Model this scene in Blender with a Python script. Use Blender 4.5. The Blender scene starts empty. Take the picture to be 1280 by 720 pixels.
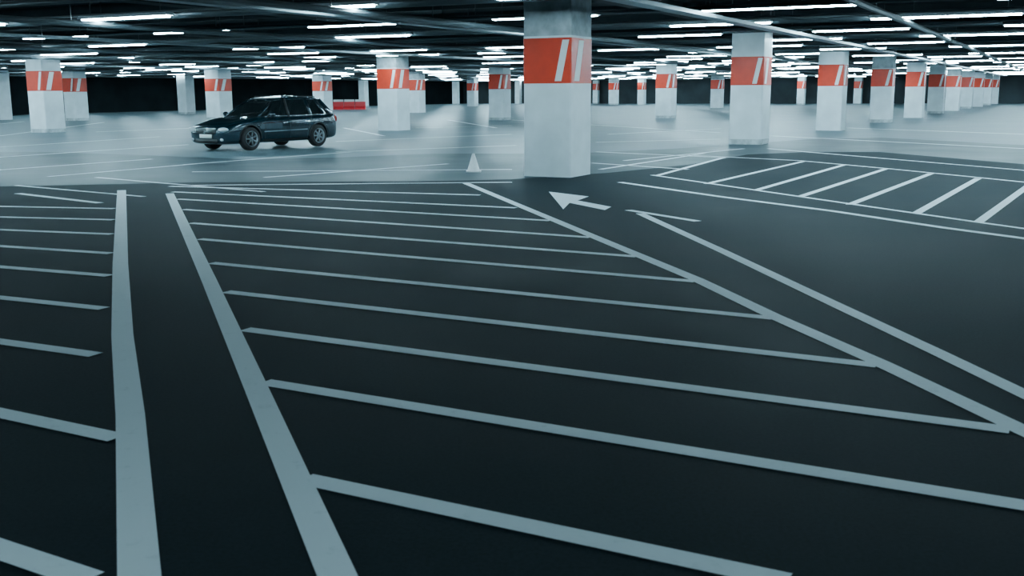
import bpy, bmesh, math, random
from mathutils import Vector, Matrix
from mathutils.bvhtree import BVHTree
random.seed(7)
scene = bpy.context.scene
col = scene.collection

# ------------------------------------------------------------------ camera
H = 1.6
FPX = 1320.0
PITCH = math.atan(245.3 / FPX)
ROLL = math.radians(0.34)
Fv = Vector((0, math.cos(PITCH), -math.sin(PITCH)))
R0 = Vector((1, 0, 0)); U0 = Vector((0, math.sin(PITCH), math.cos(PITCH)))
Rv = R0 * math.cos(ROLL) - U0 * math.sin(ROLL)
Uv = U0 * math.cos(ROLL) + R0 * math.sin(ROLL)
cd = bpy.data.cameras.new('camera')
cam = bpy.data.objects.new('camera', cd); col.objects.link(cam)
cam.matrix_world = Matrix(((Rv.x, Uv.x, -Fv.x, 0), (Rv.y, Uv.y, -Fv.y, 0), (Rv.z, Uv.z, -Fv.z, H), (0, 0, 0, 1)))
cd.sensor_width = 36; cd.lens = FPX / 1280 * 36
cd.clip_end = 500
cd.dof.use_dof = True; cd.dof.focus_distance = 28; cd.dof.aperture_fstop = 5.0
scene.camera = cam

def G(px, py):
    """survey: where a point of the floor in the reference photo lies on the ground"""
    d = Fv * FPX + Rv * (px - 640) - Uv * (py - 360)
    t = -H / d.z
    return Vector((d.x * t, d.y * t, 0))

TH = math.radians(27.4)
A = Vector((math.sin(TH), math.cos(TH), 0))
B = Vector((-math.cos(TH), math.sin(TH), 0))
def AB(a, b, z=0): 
    v = A * a + B * b
    return Vector((v.x, v.y, z))

# --------------------------------------------------------------- materials
def newmat(name):
    m = bpy.data.materials.new(name); m.use_nodes = True
    nt = m.node_tree
    return m, nt, nt.nodes['Principled BSDF']
def simple(name, c, rough=.5, metal=0, coat=0, spec=None, emit=None, es=0, noise=0.0, nscale=8):
    m, nt, p = newmat(name)
    p.inputs['Base Color'].default_value = (*c, 1)
    p.inputs['Roughness'].default_value = rough
    p.inputs['Metallic'].default_value = metal
    p.inputs['Coat Weight'].default_value = coat
    if spec is not None: p.inputs['Specular IOR Level'].default_value = spec
    if emit:
        p.inputs['Emission Color'].default_value = (*emit, 1)
        p.inputs['Emission Strength'].default_value = es
    if noise > 0:
        tc = nt.nodes.new('ShaderNodeTexCoord'); n = nt.nodes.new('ShaderNodeTexNoise')
        n.inputs['Scale'].default_value = nscale; n.inputs['Detail'].default_value = 6
        nt.links.new(tc.outputs['Object'], n.inputs['Vector'])
        r = nt.nodes.new('ShaderNodeValToRGB')
        r.color_ramp.elements[0].position = .3; r.color_ramp.elements[1].position = .7
        r.color_ramp.elements[0].color = (*[x * (1 - noise) for x in c], 1)
        r.color_ramp.elements[1].color = (*[min(1, x * (1 + noise * .5)) for x in c], 1)
        nt.links.new(n.outputs['Fac'], r.inputs['Fac'])
        nt.links.new(r.outputs['Color'], p.inputs['Base Color'])
    return m

def asphalt(name, c1, c2, rmin, rmax, bump=.15, spec=.5):
    m, nt, p = newmat(name)
    p.inputs['Specular IOR Level'].default_value = spec
    L = nt.links.new; N = nt.nodes.new
    tc = N('ShaderNodeTexCoord')
    big = N('ShaderNodeTexNoise'); big.inputs['Scale'].default_value = .45; big.inputs['Detail'].default_value = 8; big.inputs['Roughness'].default_value = .62
    fine = N('ShaderNodeTexNoise'); fine.inputs['Scale'].default_value = 55; fine.inputs['Detail'].default_value = 3
    L(tc.outputs['Object'], big.inputs['Vector']); L(tc.outputs['Object'], fine.inputs['Vector'])
    r = N('ShaderNodeValToRGB'); r.color_ramp.elements[0].position = .32; r.color_ramp.elements[1].position = .68
    r.color_ramp.elements[0].color = (*c1, 1); r.color_ramp.elements[1].color = (*c2, 1)
    L(big.outputs['Fac'], r.inputs['Fac'])
    mx = N('ShaderNodeMix'); mx.data_type = 'RGBA'; mx.blend_type = 'MULTIPLY'; mx.inputs[0].default_value = .45
    L(r.outputs['Color'], mx.inputs[6])
    r2 = N('ShaderNodeValToRGB'); r2.color_ramp.elements[0].position = .3; r2.color_ramp.elements[1].position = .6
    r2.color_ramp.elements[0].color = (.35, .35, .35, 1)
    L(fine.outputs['Fac'], r2.inputs['Fac']); L(r2.outputs['Color'], mx.inputs[7])
    L(mx.outputs[2], p.inputs['Base Color'])
    mr = N('ShaderNodeMapRange'); mr.inputs['To Min'].default_value = rmin; mr.inputs['To Max'].default_value = rmax
    mr.inputs['From Min'].default_value = .3; mr.inputs['From Max'].default_value = .7
    L(big.outputs['Fac'], mr.inputs['Value']); L(mr.outputs['Result'], p.inputs['Roughness'])
    b = N('ShaderNodeBump'); b.inputs['Strength'].default_value = bump; b.inputs['Distance'].default_value = .004
    L(fine.outputs['Fac'], b.inputs['Height']); L(b.outputs['Normal'], p.inputs['Normal'])
    return m

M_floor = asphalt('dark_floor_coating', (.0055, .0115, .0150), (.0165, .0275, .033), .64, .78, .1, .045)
M_mid = asphalt('floor_falloff_tone', (.022, .037, .045), (.050, .072, .083), .36, .5, .03, .06)  # in-between tone: the floor's drop in brightness painted into its colour
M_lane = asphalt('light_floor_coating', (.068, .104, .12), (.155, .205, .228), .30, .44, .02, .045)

def paint(name, c, base, wear=.25):
    m, nt, p = newmat(name); L = nt.links.new; N = nt.nodes.new
    tc = N('ShaderNodeTexCoord')
    n = N('ShaderNodeTexNoise'); n.inputs['Scale'].default_value = 9; n.inputs['Detail'].default_value = 9; n.inputs['Roughness'].default_value = .7
    L(tc.outputs['Object'], n.inputs['Vector'])
    r = N('ShaderNodeValToRGB')
    r.color_ramp.elements[0].position = .28; r.color_ramp.elements[1].position = .42
    r.color_ramp.elements[0].color = (*[c[i] * (1 - wear) + base[i] * wear for i in range(3)], 1)
    r.color_ramp.elements[1].color = (*c, 1)
    L(n.outputs['Fac'], r.inputs['Fac']); L(r.outputs['Color'], p.inputs['Base Color'])
    p.inputs['Roughness'].default_value = .6
    return m
M_white = paint('white_line_paint', (.84, .93, .97), (.05, .06, .065), .16)
M_worn = paint('worn_line_paint', (.78, .86, .90), (.05, .06, .065), .3)
M_col = simple('white_column_paint', (.80, .88, .92), .5, noise=.12, nscale=1.7)
M_coltop = simple('bare_column_concrete', (.48, .54, .57), .8, noise=.35, nscale=4)
M_orange = simple('orange_red_band_paint', (.70, .038, .008), .45, noise=.12, nscale=3)
M_slash = simple('white_band_paint', (.85, .85, .85), .5)
M_skirt = simple('scuffed_column_foot', (.55, .61, .64), .7, noise=.35, nscale=6)
M_ceil = simple('dark_ceiling_concrete', (.011, .017, .021), .85, noise=.4, nscale=1.2)
M_beam = simple('dark_beam_concrete', (.026, .037, .043), .8, noise=.35, nscale=1.5)
M_pipe = simple('painted_steel_pipe', (.075, .098, .108), .4, metal=.3)
M_tray = simple('galvanised_cable_tray', (.17, .21, .23), .4, metal=.6)
M_wall = simple('dark_wall_concrete', (.007, .011, .013), .85, noise=.5, nscale=.5, spec=.1)
M_wallb = simple('grey_wall_concrete', (.035, .046, .052), .85, noise=.6, nscale=.3)
M_house = simple('fixture_housing', (.5, .56, .59), .5)
M_tube = simple('fluorescent_tube', (1, 1, 1), .5, emit=(.55, .87, 1.0), es=108)

# ------------------------------------------------------------ mesh builder
class MB:
    def __init__(s): s.v = []; s.f = []; s.mi = []; s.mats = []
    def m(s, mat):
        if mat not in s.mats: s.mats.append(mat)
        return s.mats.index(mat)
    def add(s, verts, faces, mat):
        o = len(s.v); s.v += [tuple(v) for v in verts]; k = s.m(mat)
        for f in faces: s.f.append([i + o for i in f]); s.mi.append(k)
    def box(s, c, X, Y, Z, mat):
        """centre c and half-extent vectors"""
        c = Vector(c); P = []
        for i, j, k in ((-1,-1,-1),(1,-1,-1),(1,1,-1),(-1,1,-1),(-1,-1,1),(1,-1,1),(1,1,1),(-1,1,1)):
            P.append(c + Vector(X) * i + Vector(Y) * j + Vector(Z) * k)
        F = [(0,3,2,1),(4,5,6,7),(0,1,5,4),(1,2,6,5),(2,3,7,6),(3,0,4,7)]
        if Vector(X).cross(Vector(Y)).dot(Vector(Z)) < 0: F = [tuple(reversed(f)) for f in F]
        s.add(P, F, mat)
    def tube(s, p, q, r, mat, n=8, r2=None):
        p = Vector(p); q = Vector(q); d = (q - p).normalized(); r2 = r if r2 is None else r2
        u = d.orthogonal().normalized(); w = d.cross(u)
        V = []
        for k, (c, rr) in enumerate(((p, r), (q, r2))):
            for i in range(n):
                a = 2 * math.pi * i / n
                V.append(c + (u * math.cos(a) + w * math.sin(a)) * rr)
        F = [(i, (i + 1) % n, n + (i + 1) % n, n + i) for i in range(n)]
        F += [tuple(range(n - 1, -1, -1)), tuple(range(n, 2 * n))]
        s.add(V, F, mat)
    def obj(s, name, smooth=False, parent=None, loc=None):
        me = bpy.data.meshes.new(name); me.from_pydata(s.v, [], s.f)
        for m in s.mats: me.materials.append(m)
        for p, k in zip(me.polygons, s.mi): p.material_index = k; p.use_smooth = smooth
        me.update()
        o = bpy.data.objects.new(name, me); col.objects.link(o)
        if parent: o.parent = parent
        if loc is not None: o.location = loc
        return o

# --------------------------------------------------------------- room shell
A0, A1, B0, B1 = -14, 132, -30, 76
CH = 3.6
def slab(name, a0, a1, b0, b1, z0, z1, mat):
    mb = MB(); mb.box(AB((a0+a1)/2, (b0+b1)/2, (z0+z1)/2), A*(a1-a0)/2, B*(b1-b0)/2, Vector((0,0,(z1-z0)/2)), mat)
    return mb.obj(name)
slab('floor', A0-.3, A1+.3, B0-.3, B1+.3, -.3, 0, M_floor)
ceiling = slab('ceiling', A0-.3, A1+.3, B0-.3, B1+.3, CH, CH+.3, M_ceil)
slab('wall_back', A1, A1+.3, B0, B1, 0, CH, M_wallb)
slab('wall_front', A0-.3, A0, B0, B1, 0, CH, M_wall)
slab('wall_left', A0, A1, B1, B1+.3, 0, CH, M_wall)
slab('wall_right', A0, A1, B0-.3, B0, 0, CH, M_wall)

# ------------------------------------------------------------------ columns
def column(px, py, s=.98, band=True, k=0):
    c = G(px, py)
    # the surveyed point is the near foot; step back to the column centre
    c = c + Vector((c.x, c.y, 0)).normalized() * s * .62
    mb = MB(); h = s / 2
    ring = [(-1, -1), (1, -1), (1, 1), (-1, 1)]   # (a,b) signs
    bev = .025
    def prism(z0, z1, mat, g=0.0):
        P = []
        for z in (z0, z1):
            for sa, sb in ring:
                hh = h + g
                # chamfered corner -> two points
                if (sa, sb) in ((-1, -1), (1, 1)):
                    pts = [(sa*hh, sb*(hh-bev)), (sa*(hh-bev), sb*hh)]
                else:
                    pts = [(sa*(hh-bev), sb*hh), (sa*hh, sb*(hh-bev))]
                for a, b in pts: P.append(A*a + B*b + Vector((0, 0, z)))
        n = 8
        F = [(i, (i+1) % n, n+(i+1) % n, n+i) for i in range(n)] + [tuple(range(n-1,-1,-1)), tuple(range(n, 2*n))]
        mb.add(P, F, mat)
    prism(0, .16, M_skirt if k % 2 else M_col)
    if band:
        prism(.16, 1.75, M_col); prism(1.75, 2.58, M_orange, .006); prism(2.58, 2.62, M_col, .002)
        prism(2.62, CH, M_col if k % 3 else M_coltop)
        # two white slashes wrapping round the near-right corner, each face
        e = h + .009
        def slash(face, u0, wid, lean=.16):
            z0, z1 = 1.79, 2.54
            # u runs to the viewer's right along the face
            if face == 0:   org, U = -A*e, -B      # faces -A
            elif face == 1: org, U = -B*e, A       # faces -B
            elif face == 2: org, U = A*e, B
            else:           org, U = B*e, -A
            P = [org+U*u0+Vector((0,0,z0)), org+U*(u0+wid)+Vector((0,0,z0)), org+U*(u0+wid+lean)+Vector((0,0,z1)), org+U*(u0+lean)+Vector((0,0,z1))]
            mb.add(P, [(0,1,2,3)], M_slash)
        for f in range(4):
            if f % 2: slash(f, -.36*s, .24*s, .22*s)
            else: slash(f, .17*s, .14*s, .16*s)
    else:
        prism(.16, CH, M_col)
    o = mb.obj('concrete_column'); o.location = (c.x, c.y, 0)
    return c

cols = [(697,222,.98,1),(936,181,.98,1),(1038,163.5,.98,1),(1101,153.5,.98,1),(1142,147.5,.98,1),
        (1169,142,.98,1),(1190,138.5,.98,1),(1207,135.8,.98,1),(1221,133.5,.98,1),(1232,131.5,.98,1),(1241,130,.98,1),
        (61,166,1.0,1),(493,163.5,1.0,1),(97,151,.98,1),(275,147,1.25,1),(234,143,.95,0),(349,134,.95,0),
        (404,140,1.2,1),(522,141,.95,1),(625,150.5,.95,1),(591,133,.95,1),(767,131,.95,1),(802,131,.8,1),
        (832,148,.98,1),(896,135,1.0,1),(1001,131,.8,1),(1072,129.5,.9,1),(877,129,.7,0),(3,150,.9,0),(962,129,.8,0),(700,128,.8,1),
        (455,134,.8,0),(545,130,.8,0),(570,131,.7,0),(648,130,.7,0),(745,129.5,.7,1),(920,129,.7,1),(1025,128.5,.7,1)]
for k, (x, y, s, b) in enumerate(cols): column(x, y, s, bool(b), k)

# ------------------------------------------------------- ceiling structure
mb = MB()
a = 17.9 - 12.85*2
while a < A1:
    mb.box(AB(a, (B0+B1)/2, CH-.14), A*.3, B*(B1-B0)/2, Vector((0,0,.14)), M_beam)
    for j in (1, 2, 3):
        mb.box(AB(a+12.85*j/4, (B0+B1)/2, CH-.09), A*.11, B*(B1-B0)/2, Vector((0,0,.09)), M_beam)
    a += 12.85
b = 8.3 - 16*2
while b < B1:
    mb.box(AB((A0+A1)/2, b, CH-.12), A*(A1-A0)/2, B*.25, Vector((0,0,.12)), M_beam); b += 8
mb.obj('ceiling_beams', parent=ceiling)
mb = MB()
for i, a in enumerate([13.5, 16.2, 19.6, 21.1, 24.5, 26.3, 29.8, 33, 37.4, 39, 43.5, 48, 52.5, 58, 63, 70, 77, 85, 94, 104, 115]):
    z = CH - .38 - .06*(i % 3); r = (.05, .09, .035)[i % 3]
    mb.tube(AB(a, B0+1, z), AB(a, B1-1, z), r, M_pipe)
    if i % 2: mb.tube(AB(a+.3, B0+1, z+.05), AB(a+.3, B1-1, z+.05), .03, M_pipe)
    for bb in range(-24, 76, 6): mb.tube(AB(a, bb, z), AB(a, bb, CH), .012, M_pipe, 4)
mb.obj('ceiling_pipes', True)
mb = MB()
for i, b in enumerate([-2, 3.1, 6.2, 11.2, 12.0, 17.5, 22.4, 28, 34, 35, 43, 52, 60, 68]):
    z = CH - .62; 
    if i % 2: 
        mb.tube(AB(A0+1, b, z), AB(A1-1, b, z), .06, M_pipe)
    else:
        mb.box(AB((A0+A1)/2, b, z-.02), A*(A1-A0-2)/2, B*.15, Vector((0,0,.006)), M_tray)
        for sgn in (-1, 1): mb.box(AB((A0+A1)/2, b+.15*sgn, z+.01), A*(A1-A0-2)/2, B*.005, Vector((0,0,.035)), M_tray)
    for aa in range(-10, 130, 5): mb.tube(AB(aa, b, z), AB(aa, b, CH), .012, M_pipe, 4)
mb.obj('cable_trays')

# --------------------------------------------------------------- luminaires
mb = MB(); hb = MB()
a = 17.9 - 12.85*2 + 2.1
i = 0
while a < A1 - 2:
    for j in range(-7, 16):
        b = j * 4.8 + (2.4 if i % 2 else 0)
        p = AB(a, b)
        if b > B1 - 2 or b < B0 + 2 or p.y < -4: continue
        rr = random.random(); hl = random.choice((1.2, 1.2, 1.5))
        if rr < (.27 if p.y > 15 else .42): continue  # battens over the foreground are out of view, added to light its floor lines
        z = 3.10
        hb.box((p.x, p.y, z+.035), B*hl, A*.10, Vector((0,0,.025)), M_house)
        for sa in (-1, 1):
            hb.box((p.x + A.x*.115*sa, p.y + A.y*.115*sa, z+.015), B*hl, A*.02, Vector((0,0,.015)), M_house)
            mb.box((p.x + A.x*.045*sa, p.y + A.y*.045*sa, z-.013), B*(hl-.04), A*.017, Vector((0,0,.019)), M_tube)
            hb.tube((p.x + B.x*hl*.8*sa, p.y + B.y*hl*.8*sa, z+.05), (p.x + B.x*hl*.8*sa, p.y + B.y*hl*.8*sa, CH), .008, M_pipe, 4)
    # continuous mounting rail that carries the row of battens
    hb.box(AB(a, (B0+B1)/2, 3.175), A*.03, B*((B1-B0)/2-1), Vector((0,0,.015)), M_pipe)
    a += 12.85/3; i += 1
root = bpy.data.objects.new('fluorescent_lights', None); col.objects.link(root)
hb.obj('housings', parent=root); mb.obj('tubes', parent=root)

# ------------------------------------------------------------- floor paint
zc = [0.003]
def poly_line(mb, pts, w, mat, ext=0):
    P = [G(*p) for p in pts]
    zc[0] += .00004; z = zc[0]
    L = []; Rr = []
    for i, p in enumerate(P):
        d = ((P[min(i+1, len(P)-1)] - P[max(i-1, 0)])).normalized()
        n = Vector((-d.y, d.x, 0)) * (w[i] if isinstance(w, (list, tuple)) else w) / 2
        L.append(p + n); Rr.append(p - n)
    V = [Vector((q.x, q.y, z)) for q in L + Rr]; n = len(P)
    mb.add(V, [(i, n+i, n+i+1, i+1) for i in range(n-1)], mat)
def quad(mb, pts, mat):
    zc[0] += .00004
    V = [Vector((G(*p).x, G(*p).y, zc[0])) for p in pts]
    mb.add(V, [tuple(range(len(V)))][::1], mat)

# lighter coated drive lane beyond the bays, with a strip of painted brightness falloff along its near side
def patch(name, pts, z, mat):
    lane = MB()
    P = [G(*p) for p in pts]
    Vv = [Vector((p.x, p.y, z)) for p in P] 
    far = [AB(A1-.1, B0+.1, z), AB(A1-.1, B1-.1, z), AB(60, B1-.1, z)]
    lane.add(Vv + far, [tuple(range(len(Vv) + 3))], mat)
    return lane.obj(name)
patch('drive_lane_falloff_strip', [(-400, 240), (60, 232), (240, 228), (560, 226), (640, 224), (760, 216), (860, 206), (935, 193), (1010, 190), (1100, 190), (1290, 206), (1500, 216)], .0012, M_mid)
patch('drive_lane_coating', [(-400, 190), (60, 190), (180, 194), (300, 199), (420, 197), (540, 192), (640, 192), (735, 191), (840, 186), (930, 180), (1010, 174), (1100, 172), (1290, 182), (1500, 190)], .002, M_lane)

mb = MB()
poly_line(mb, [(152,238),(150.5,330),(153,420),(163,520),(175,735)], .14, M_white)
poly_line(mb, [(212,242),(262,352),(318,480),(371,603),(428,735)], .13, M_white)
poly_line(mb, [(582,229),(735,293),(872,350),(968,396),(1100,454),(1265,532),(1330,562)], .13, M_white)
poly_line(mb, [(800,267),(905,315),(1040,379),(1170,440),(1330,517)], .12, M_white)
stripes = [((212,233),(600,244)),((216,240),(645,260)),((222,249),(688,276)),((229,262),(738,297)),((238,279),(796,321)),
           ((249,299),(869,352)),((264,329),(966,398)),((282,365),(1096,457)),((306,412),(1262,538))]
for p, q in stripes: poly_line(mb, [p, q], .122, M_white)
poly_line(mb, [(330,478),(1290,634)], .12, M_white)
poly_line(mb, [(380,599),(985,727)], .12, M_white)
for p, q in [((-60,257),(143,261)),((-60,270),(142,275)),((-60,285),(140,293)),((-60,304),(139,317)),((-60,329),(137,345)),
             ((-60,366),(130,386)),((-60,419),(120,444)),((-60,504),(147,548)),((-60,667),(112,725))]:
    poly_line(mb, [p, q], .12, M_white)
poly_line(mb, [(20,232),(180,246)], .10, M_white)
poly_line(mb, [(22,242),(125,254)], .13, M_white)
# right hand bays
poly_line(mb, [(815,219),(945,238),(1062,255),(1222,278),(1330,293)], .10, M_white)
poly_line(mb, [(775,228),(900,246),(1040,264),(1180,285),(1330,305)], .13, M_white)
poly_line(mb, [(860,194),(1000,201),(1110,211),(1222,222),(1330,233)], .11, M_white)
for p, q in [((820,220),(905,197)),((883,230),(1004,202)),((945,238),(1056,206)),((1000,246),(1108,211)),((1062,256),(1164,217)),((1145,267),(1223,223)),((1223,278),(1290,229))]:
    poly_line(mb, [p, q], .12, M_white)
mb.obj('bay_line_markings')

# faded markings further off
mb = MB()
for p, q, w in [((0,170),(130,153),.15),((0,184),(200,171),.15),((-20,198),(235,181),.15),((-20,214),(190,199),.15),((60,221),(245,205),.12),
             ((235,232),(640,228),.12),((230,206),(440,190),.12),((330,222),(560,205),.12),((240,215),(640,212),.12),
             ((420,190),(645,182),.15),((420,177),(640,168),.15),((520,160),(640,157),.15),((640,150),(900,166),.15),((750,212),(880,192),.12),
             ((780,201),(930,186),.12),((745,190),(900,197),.12),((960,186),(1290,214),.12),((745,178),(900,174),.15),((760,168),(900,161),.15),
             ((965,170),(1280,186),.15),((1060,160),(1280,168),.2),((0,155),(30,152),.2),((120,165),(250,160),.2),((430,160),(480,170),.15),
             ((120,222),(330,240),.10),((560,150),(620,160),.2),((740,204),(860,212),.12)]:
    poly_line(mb, [p, q], w, M_worn)
mb.obj('lane_line_markings')

# arrow
mb = MB()
quad(mb, [(686,240),(736,246),(722,251),(764,259),(756,263),(712,254),(704,262)], M_white)
mb.obj('floor_arrow_marking')
mb = MB()
poly_line(mb, [(785,263),(872,277)], .12, M_white)
mb.obj('dash_line_marking')

# --------------------------------------------------------------------- cone
M_cone = simple('white_cone_plastic', (.97, .98, .99), .4)
mb = MB(); n = 20
prof = [(.0,.37),(.022,.37),(.03,.35),(.125,.035),(.13,.03),(.13,.0)]
V = []; F = []
for r, z in prof:
    for i in range(n): V.append((r*math.cos(2*math.pi*i/n), r*math.sin(2*math.pi*i/n), z))
for k in range(len(prof)-1):
    for i in range(n): F.append((k*n+i, (k+1)*n+i, (k+1)*n+(i+1) % n, k*n+(i+1) % n))
mb.add(V, F, M_cone); mb.box((0,0,.012), (.15,0,0), (0,.15,0), (0,0,.012), M_cone)
g = G(592, 215); mb.obj('traffic_cone', loc=(g.x, g.y, .003))

# ------------------------------------------------- red and white barrier far off
M_red = simple('red_barrier_plastic', (.7, .02, .03), .4)
M_wb = simple('white_barrier_plastic', (.8, .8, .8), .4)
mb = MB()
for k in range(3):
    x = (k-1)*1.05
    V = []
    for sx in (-.5, .5):
        for y, z in ((-.28,0),(-.28,.12),(-.12,.3),(-.1,.75),(.1,.75),(.12,.3),(.28,.12),(.28,0)): V.append((x+sx, y, z))
    F = [(i, (i+1) % 8, 8+(i+1) % 8, 8+i) for i in range(8)] + [tuple(range(7,-1,-1)), tuple(range(8,16))]
    mb.add(V, F, M_red)
    mb.box((x, 0, .85), (.48,0,0), (0,.08,0), (0,0,.1), M_wb)
g = G(437, 137); mb.obj('traffic_barrier', loc=(g.x, g.y, .003))

# ---------------------------------------------------------------------- car
M_glass = simple('tinted_car_glass', (.012, .018, .02), .06, coat=.6)
M_tire = simple('tire_rubber', (.014, .014, .015), .75)
M_rim = simple('alloy_rim', (.25, .28, .30), .3, metal=.9)
M_chrome = simple('chrome_trim', (.75, .78, .8), .12, metal=1)
M_black = simple('black_trim_plastic', (.012, .013, .014), .5)
M_lamp = simple('headlamp_lens', (.55, .62, .66), .08, coat=1)
M_tail = simple('tail_lamp_lens', (.35, .02, .015), .15, coat=1)
M_plate = simple('number_plate', (.72, .74, .72), .5)

def ellipsoid(mb, c, r, mat, n=16, m=10):
    V = []; F = []
    for i in range(m+1):
        t = math.pi*i/m
        for j in range(n):
            f = 2*math.pi*j/n
            V.append((c[0]+r[0]*math.sin(t)*math.cos(f), c[1]+r[1]*math.sin(t)*math.sin(f), c[2]+r[2]*math.cos(t)))
    for i in range(m):
        for j in range(n): F.append((i*n+j, (i+1)*n+j, (i+1)*n+(j+1) % n, i*n+(j+1) % n))
    mb.add(V, F, mat)

def build_car(paintc, loc, heading):
    M_body = simple('car_paint', paintc, .22, metal=.35, coat=1)
    root = bpy.data.objects.new('parked_car', None); col.objects.link(root)
    # lower body loft
    st = [(2.27,.62,.27,.56,.60),(2.20,.76,.20,.66,.69),(2.0,.83,.18,.73,.78),(1.6,.86,.18,.82,.88),(1.1,.875,.18,.90,.96),
          (.75,.88,.18,.935,.99),(0,.885,.18,.94,.97),(-.8,.885,.18,.95,.98),(-1.5,.875,.19,.97,1.0),(-1.95,.85,.21,.98,1.01),(-2.14,.80,.24,.96,.99),(-2.22,.70,.30,.88,.92)]
    V = []; F = []
    def half(w, zl, zs, zt):
        return [(w*.86, zl), (w*.97, zl+.08), (w*1.0, zl+.32), (w*.995, zs-.10), (w*.95, zs), (w*.72, zt-.01)]
    n = None
    for x, w, zl, zs, zt in st:
        h = half(w, zl, zs, zt)
        ring = [(x, 0, zl)] + [(x, y, z) for y, z in h] + [(x, 0, zt+.01)] + [(x, -y, z) for y, z in reversed(h)]
        n = len(ring); V += ring
    for k in range(len(st)-1):
        for i in range(n): F.append((k*n+i, k*n+(i+1) % n, (k+1)*n+(i+1) % n, (k+1)*n+i))
    F.append(tuple(range(n-1, -1, -1))); F.append(tuple((len(st)-1)*n+i for i in range(n)))
    b = MB(); b.add(V, F, M_body); body = b.obj('body', True)
    bm = bmesh.new(); bm.from_mesh(body.data); bmesh.ops.recalc_face_normals(bm, faces=bm.faces); bm.to_mesh(body.data); bm.free()
    sm = body.modifiers.new('s', 'SUBSURF'); sm.levels = 2; sm.render_levels = 2
    cut = MB()
    for wx in (1.38, -1.28):
        for sy in (-1, 1): cut.tube((wx, sy*.62, .33), (wx, sy*1.1, .33), .37, M_black, 32)
    cutter = cut.obj('cutter')
    bo = body.modifiers.new('b', 'BOOLEAN'); bo.operation = 'DIFFERENCE'; bo.object = cutter; bo.solver = 'EXACT'
    dg = bpy.context.evaluated_depsgraph_get(); dg.update()
    me = bpy.data.meshes.new_from_object(body.evaluated_get(dg))
    body.modifiers.clear(); body.data = me
    bpy.data.objects.remove(cutter)
    body.parent = root
    bvh = BVHTree.FromPolygons([v.co.copy() for v in me.vertices], [list(p.vertices) for p in me.polygons])
    def side_y(x, z, sy):
        hit = bvh.ray_cast(Vector((x, 2*sy, z)), Vector((0, -sy, 0)))
        return hit[0].y if hit[0] else .88*sy
    def front_x(y, z, s=1):
        hit = bvh.ray_cast(Vector((4*s, y, z)), Vector((-s, 0, 0)))
        return hit[0].x if hit[0] else 2.2*s
    # greenhouse
    base = [(.98,.60),(.80,.78),(0,.835),(-.9,.835),(-1.7,.80),(-2.0,.70),(-2.08,.45)]
    roof = [(.26,.44),(.14,.56),(-.1,.60),(-.85,.61),(-1.40,.59),(-1.62,.52),(-1.67,.36)]
    gh = MB(); V = []
    ringb = [(x, y, .93) for x, y in base] + [(x, -y, .93) for x, y in reversed(base)]
    zr = [1.38,1.40,1.425,1.44,1.42,1.38,1.37]
    ringr = [(x, y, z) for (x, y), z in zip(roof, zr)] + [(x, -y, z) for (x, y), z in reversed(list(zip(roof, zr)))]
    m = len(ringb)
    gh.add(ringb + ringr, [(i, (i+1) % m, m+(i+1) % m, m+i) for i in range(m)], M_glass)
    go = gh.obj('glasshouse', False, root)
    # roof skin
    rf = MB(); V = []; F = []
    rows = 9
    xs = [(.30,.44,1.375),(.16,.57,1.40),(-.1,.615,1.432),(-.85,.625,1.447),(-1.42,.605,1.428),(-1.66,.53,1.385),(-1.80,.50,1.36)]
    for x, y, z in xs:
        for k in range(rows):
            t = -1+2*k/(rows-1)
            V.append((x, y*t, z + .055*(1-t*t) - (.02 if abs(t) > .99 else 0)))
    for i in range(len(xs)-1):
        for k in range(rows-1): F.append((i*rows+k, i*rows+k+1, (i+1)*rows+k+1, (i+1)*rows+k))
    rf.add(V, F, M_body); ro = rf.obj('roof', True, root)
    so = ro.modifiers.new('t', 'SOLIDIFY'); so.thickness = .045; so.offset = 0
    # pillars
    pl = MB()
    def strut(p, q, w, mat, t=.02):
        p = Vector(p); q = Vector(q); d = q-p
        X = Vector((1, 0, 0)) - d.normalized()*d.normalized().x; X = X.normalized()*w
        Yv = d.normalized().cross(X.normalized())*t
        pl.box((p+q)/2, X, Yv, d/2, mat)
    for sy in (-1, 1):
        pl.tube((.93, .70*sy, .94), (.20, .52*sy, 1.40), .036, M_body)
        strut((-.10, .84*sy, .92), (-.16, .605*sy, 1.43), .035, M_black)
        strut((-1.0, .838*sy, .92), (-.98, .612*sy, 1.44), .045, M_body)
        strut((-1.62, .80*sy, .93), (-1.42, .59*sy, 1.42), .05, M_body)
        strut((-1.98, .71*sy, .94), (-1.62, .52*sy, 1.38), .11, M_body)
        pl.tube((.80, .795*sy, .945), (-.9, .845*sy, .955), .016, M_chrome); pl.tube((-.9, .845*sy, .955), (-1.75, .80*sy, .97), .016, M_chrome)
        # roof rail
        pl.tube((-.1, .55*sy, 1.50), (-1.45, .54*sy, 1.49), .016, M_black)
        for x in (-.1, -.8, -1.45): pl.tube((x, .55*sy, 1.44), (x, .55*sy, 1.50), .014, M_black)
        # mirrors
        ellipsoid(pl, (.68, .98*sy, 1.0), (.075, .11, .07), M_body, 12, 8)
        pl.tube((.70, .82*sy, .95), (.68, .92*sy, .98), .025, M_black)
    pl.obj('pillars_and_mirrors', True, root)
    # details projected on the side of the body
    de = MB()
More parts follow.
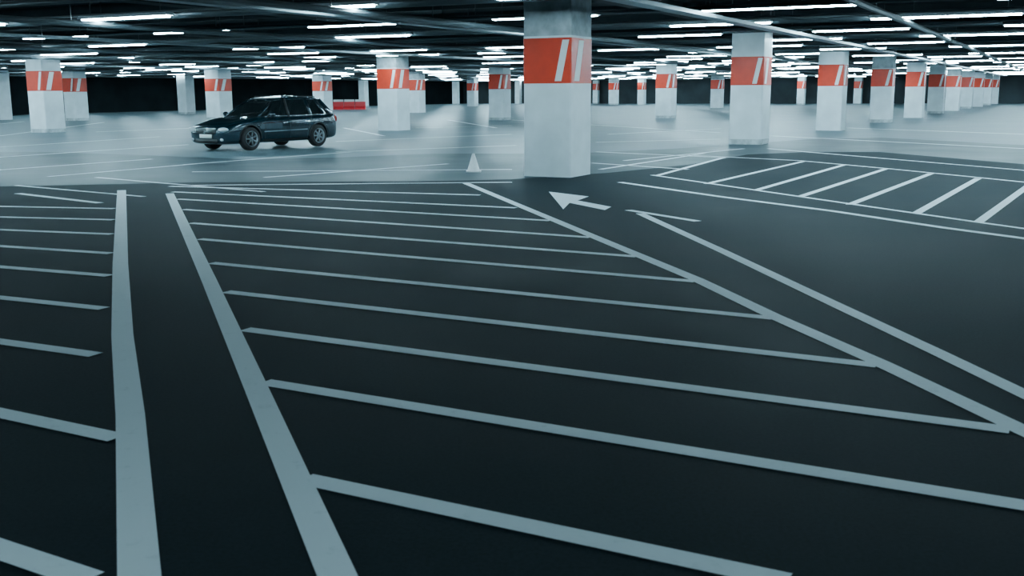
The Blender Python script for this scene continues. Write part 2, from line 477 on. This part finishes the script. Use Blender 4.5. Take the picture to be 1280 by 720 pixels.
    def ribbon(pts, w, mat, sy, off=.003):
        P = []
        for i, (x, z) in enumerate(pts):
            a = Vector(pts[max(i-1, 0)]); c = Vector(pts[min(i+1, len(pts)-1)]); d = (c-a).normalized(); nn = Vector((-d.y, d.x))*w/2
            for s in (1, -1):
                xx = x+nn.x*s; zz = z+nn.y*s; P.append((xx, side_y(xx, zz, sy)+off*sy, zz))
        de.add(P, [(2*i, 2*i+1, 2*i+3, 2*i+2) for i in range(len(pts)-1)], mat)
    def lin(a, b, n=8): return [(a[0]+(b[0]-a[0])*i/n, a[1]+(b[1]-a[1])*i/n) for i in range(n+1)]
    for sy in (-1, 1):
        ribbon(lin((.86,.30),(.84,.88)), .014, M_black, sy)
        ribbon(lin((-.12,.30),(-.12,.90)), .014, M_black, sy)
        ribbon(lin((-.86,.55),(-1.0,.90)), .014, M_black, sy)
        ribbon(lin((.92,.28),(-.84,.28)), .05, M_black, sy)
        ribbon(lin((.90,.52),(-.80,.54)), .03, M_chrome, sy, .008)
        ribbon(lin((.16,.76),(.0,.76),3), .03, M_chrome, sy, .02)
        ribbon(lin((-.72,.78),(-.88,.78),3), .03, M_chrome, sy, .02)
        # arch lips
        for wx in (1.38, -1.28):
            ribbon([(wx+.395*math.cos(t), .33+.395*math.sin(t)) for t in [math.radians(d) for d in range(0, 181, 10)]], .03, M_black, sy, .006)
        # lamps
        fx = front_x(.60*sy, .58)
        ellipsoid(de, (fx-.09, .61*sy, .60), (.15, .17, .075), M_lamp)
        ellipsoid(de, (front_x(.62*sy, .33)-.02, .60*sy, .33), (.05, .07, .045), M_lamp, 12, 8)
        ellipsoid(de, (-2.10, .72*sy, .82), (.10, .10, .14), M_tail)
        # wipers
        de.tube((.97, .1*sy+.1, 1.0), (.75, .1*sy+.45, 1.06), .008, M_black, 6)
    fx = front_x(0, .56)
    de.box((fx-.01, 0, .57), (.03,0,0), (0,.40,0), (0,0,.065), M_black)
    for z in (.525, .57, .615): de.box((fx+.015, 0, z), (.01,0,0), (0,.39,0), (0,0,.006), M_chrome)
    de.box((fx+.02, 0, .64), (.012,0,0), (0,.41,0), (0,0,.012), M_chrome)
    ellipsoid(de, (fx+.03, 0, .575), (.012,.05,.04), M_chrome, 12, 8)
    fx = front_x(0, .30); de.box((fx-.0, 0, .29), (.02,0,0), (0,.45,0), (0,0,.05), M_black)
    fx = front_x(0, .42); de.box((fx+.015, 0, .42), (.01,0,0), (0,.25,0), (0,0,.055), M_plate)
    de.box((fx+.005, 0, .42), (.01,0,0), (0,.27,0), (0,0,.068), M_black)
    rx = front_x(0, .6, -1); de.box((rx-.01, 0, .6), (.01,0,0), (0,.25,0), (0,0,.055), M_plate)
    de.obj('trim_and_lamps', True, root)
    # wheels
    for wx in (1.38, -1.28):
        for sy in (-1, 1):
            w = MB(); n = 36
            prof = [(.19,-.09),(.27,-.105),(.31,-.10),(.328,-.07),(.33,0),(.328,.07),(.31,.10),(.27,.105),(.215,.095)]
            V = []; F = []
            for r, y in prof:
                for i in range(n): V.append((r*math.cos(2*math.pi*i/n), y*sy, r*math.sin(2*math.pi*i/n)))
            for k in range(len(prof)-1):
                for i in range(n): F.append((k*n+i, k*n+(i+1) % n, (k+1)*n+(i+1) % n, (k+1)*n+i))
            w.add(V, F, M_tire)
            w.tube((0, -.08*sy, 0), (0, .045*sy, 0), .20, M_black, n)
            prof = [(.218,.095),(.222,.108),(.205,.105),(.19,.06)]
            V = []; F = []
            for r, y in prof:
                for i in range(n): V.append((r*math.cos(2*math.pi*i/n), y*sy, r*math.sin(2*math.pi*i/n)))
            for k in range(len(prof)-1):
                for i in range(n): F.append((k*n+i, k*n+(i+1) % n, (k+1)*n+(i+1) % n, (k+1)*n+i))
            w.add(V, F, M_rim)
            w.tube((0, .04*sy, 0), (0, .10*sy, 0), .05, M_rim, 16)
            for k in range(7):
                t = 2*math.pi*k/7; d = Vector((math.cos(t), 0, math.sin(t))); e = Vector((-math.sin(t), 0, math.cos(t)))
                w.box(d*.12 + Vector((0, .08*sy, 0)), d*.085, e*.02, Vector((0, .014, 0)), M_rim)
            w.obj('wheel', True, root, (wx, sy*.775, .33))
    root.location = loc; root.rotation_euler = (0, 0, heading)
    return root

wf = G(322, 188); wr = G(393, 183.5)
d = (wf - wr).normalized(); left = Vector((-d.y, d.x, 0))
mid = (wf + wr) / 2 - left * .86 - d * .05
build_car((.005, .024, .036), (mid.x, mid.y, 0.003), math.atan2(d.y, d.x))

# dim world so only the lamps light the place
w = bpy.data.worlds.new('world'); scene.world = w; w.use_nodes = True
w.node_tree.nodes['Background'].inputs[0].default_value = (.0, .0, .0, 1)
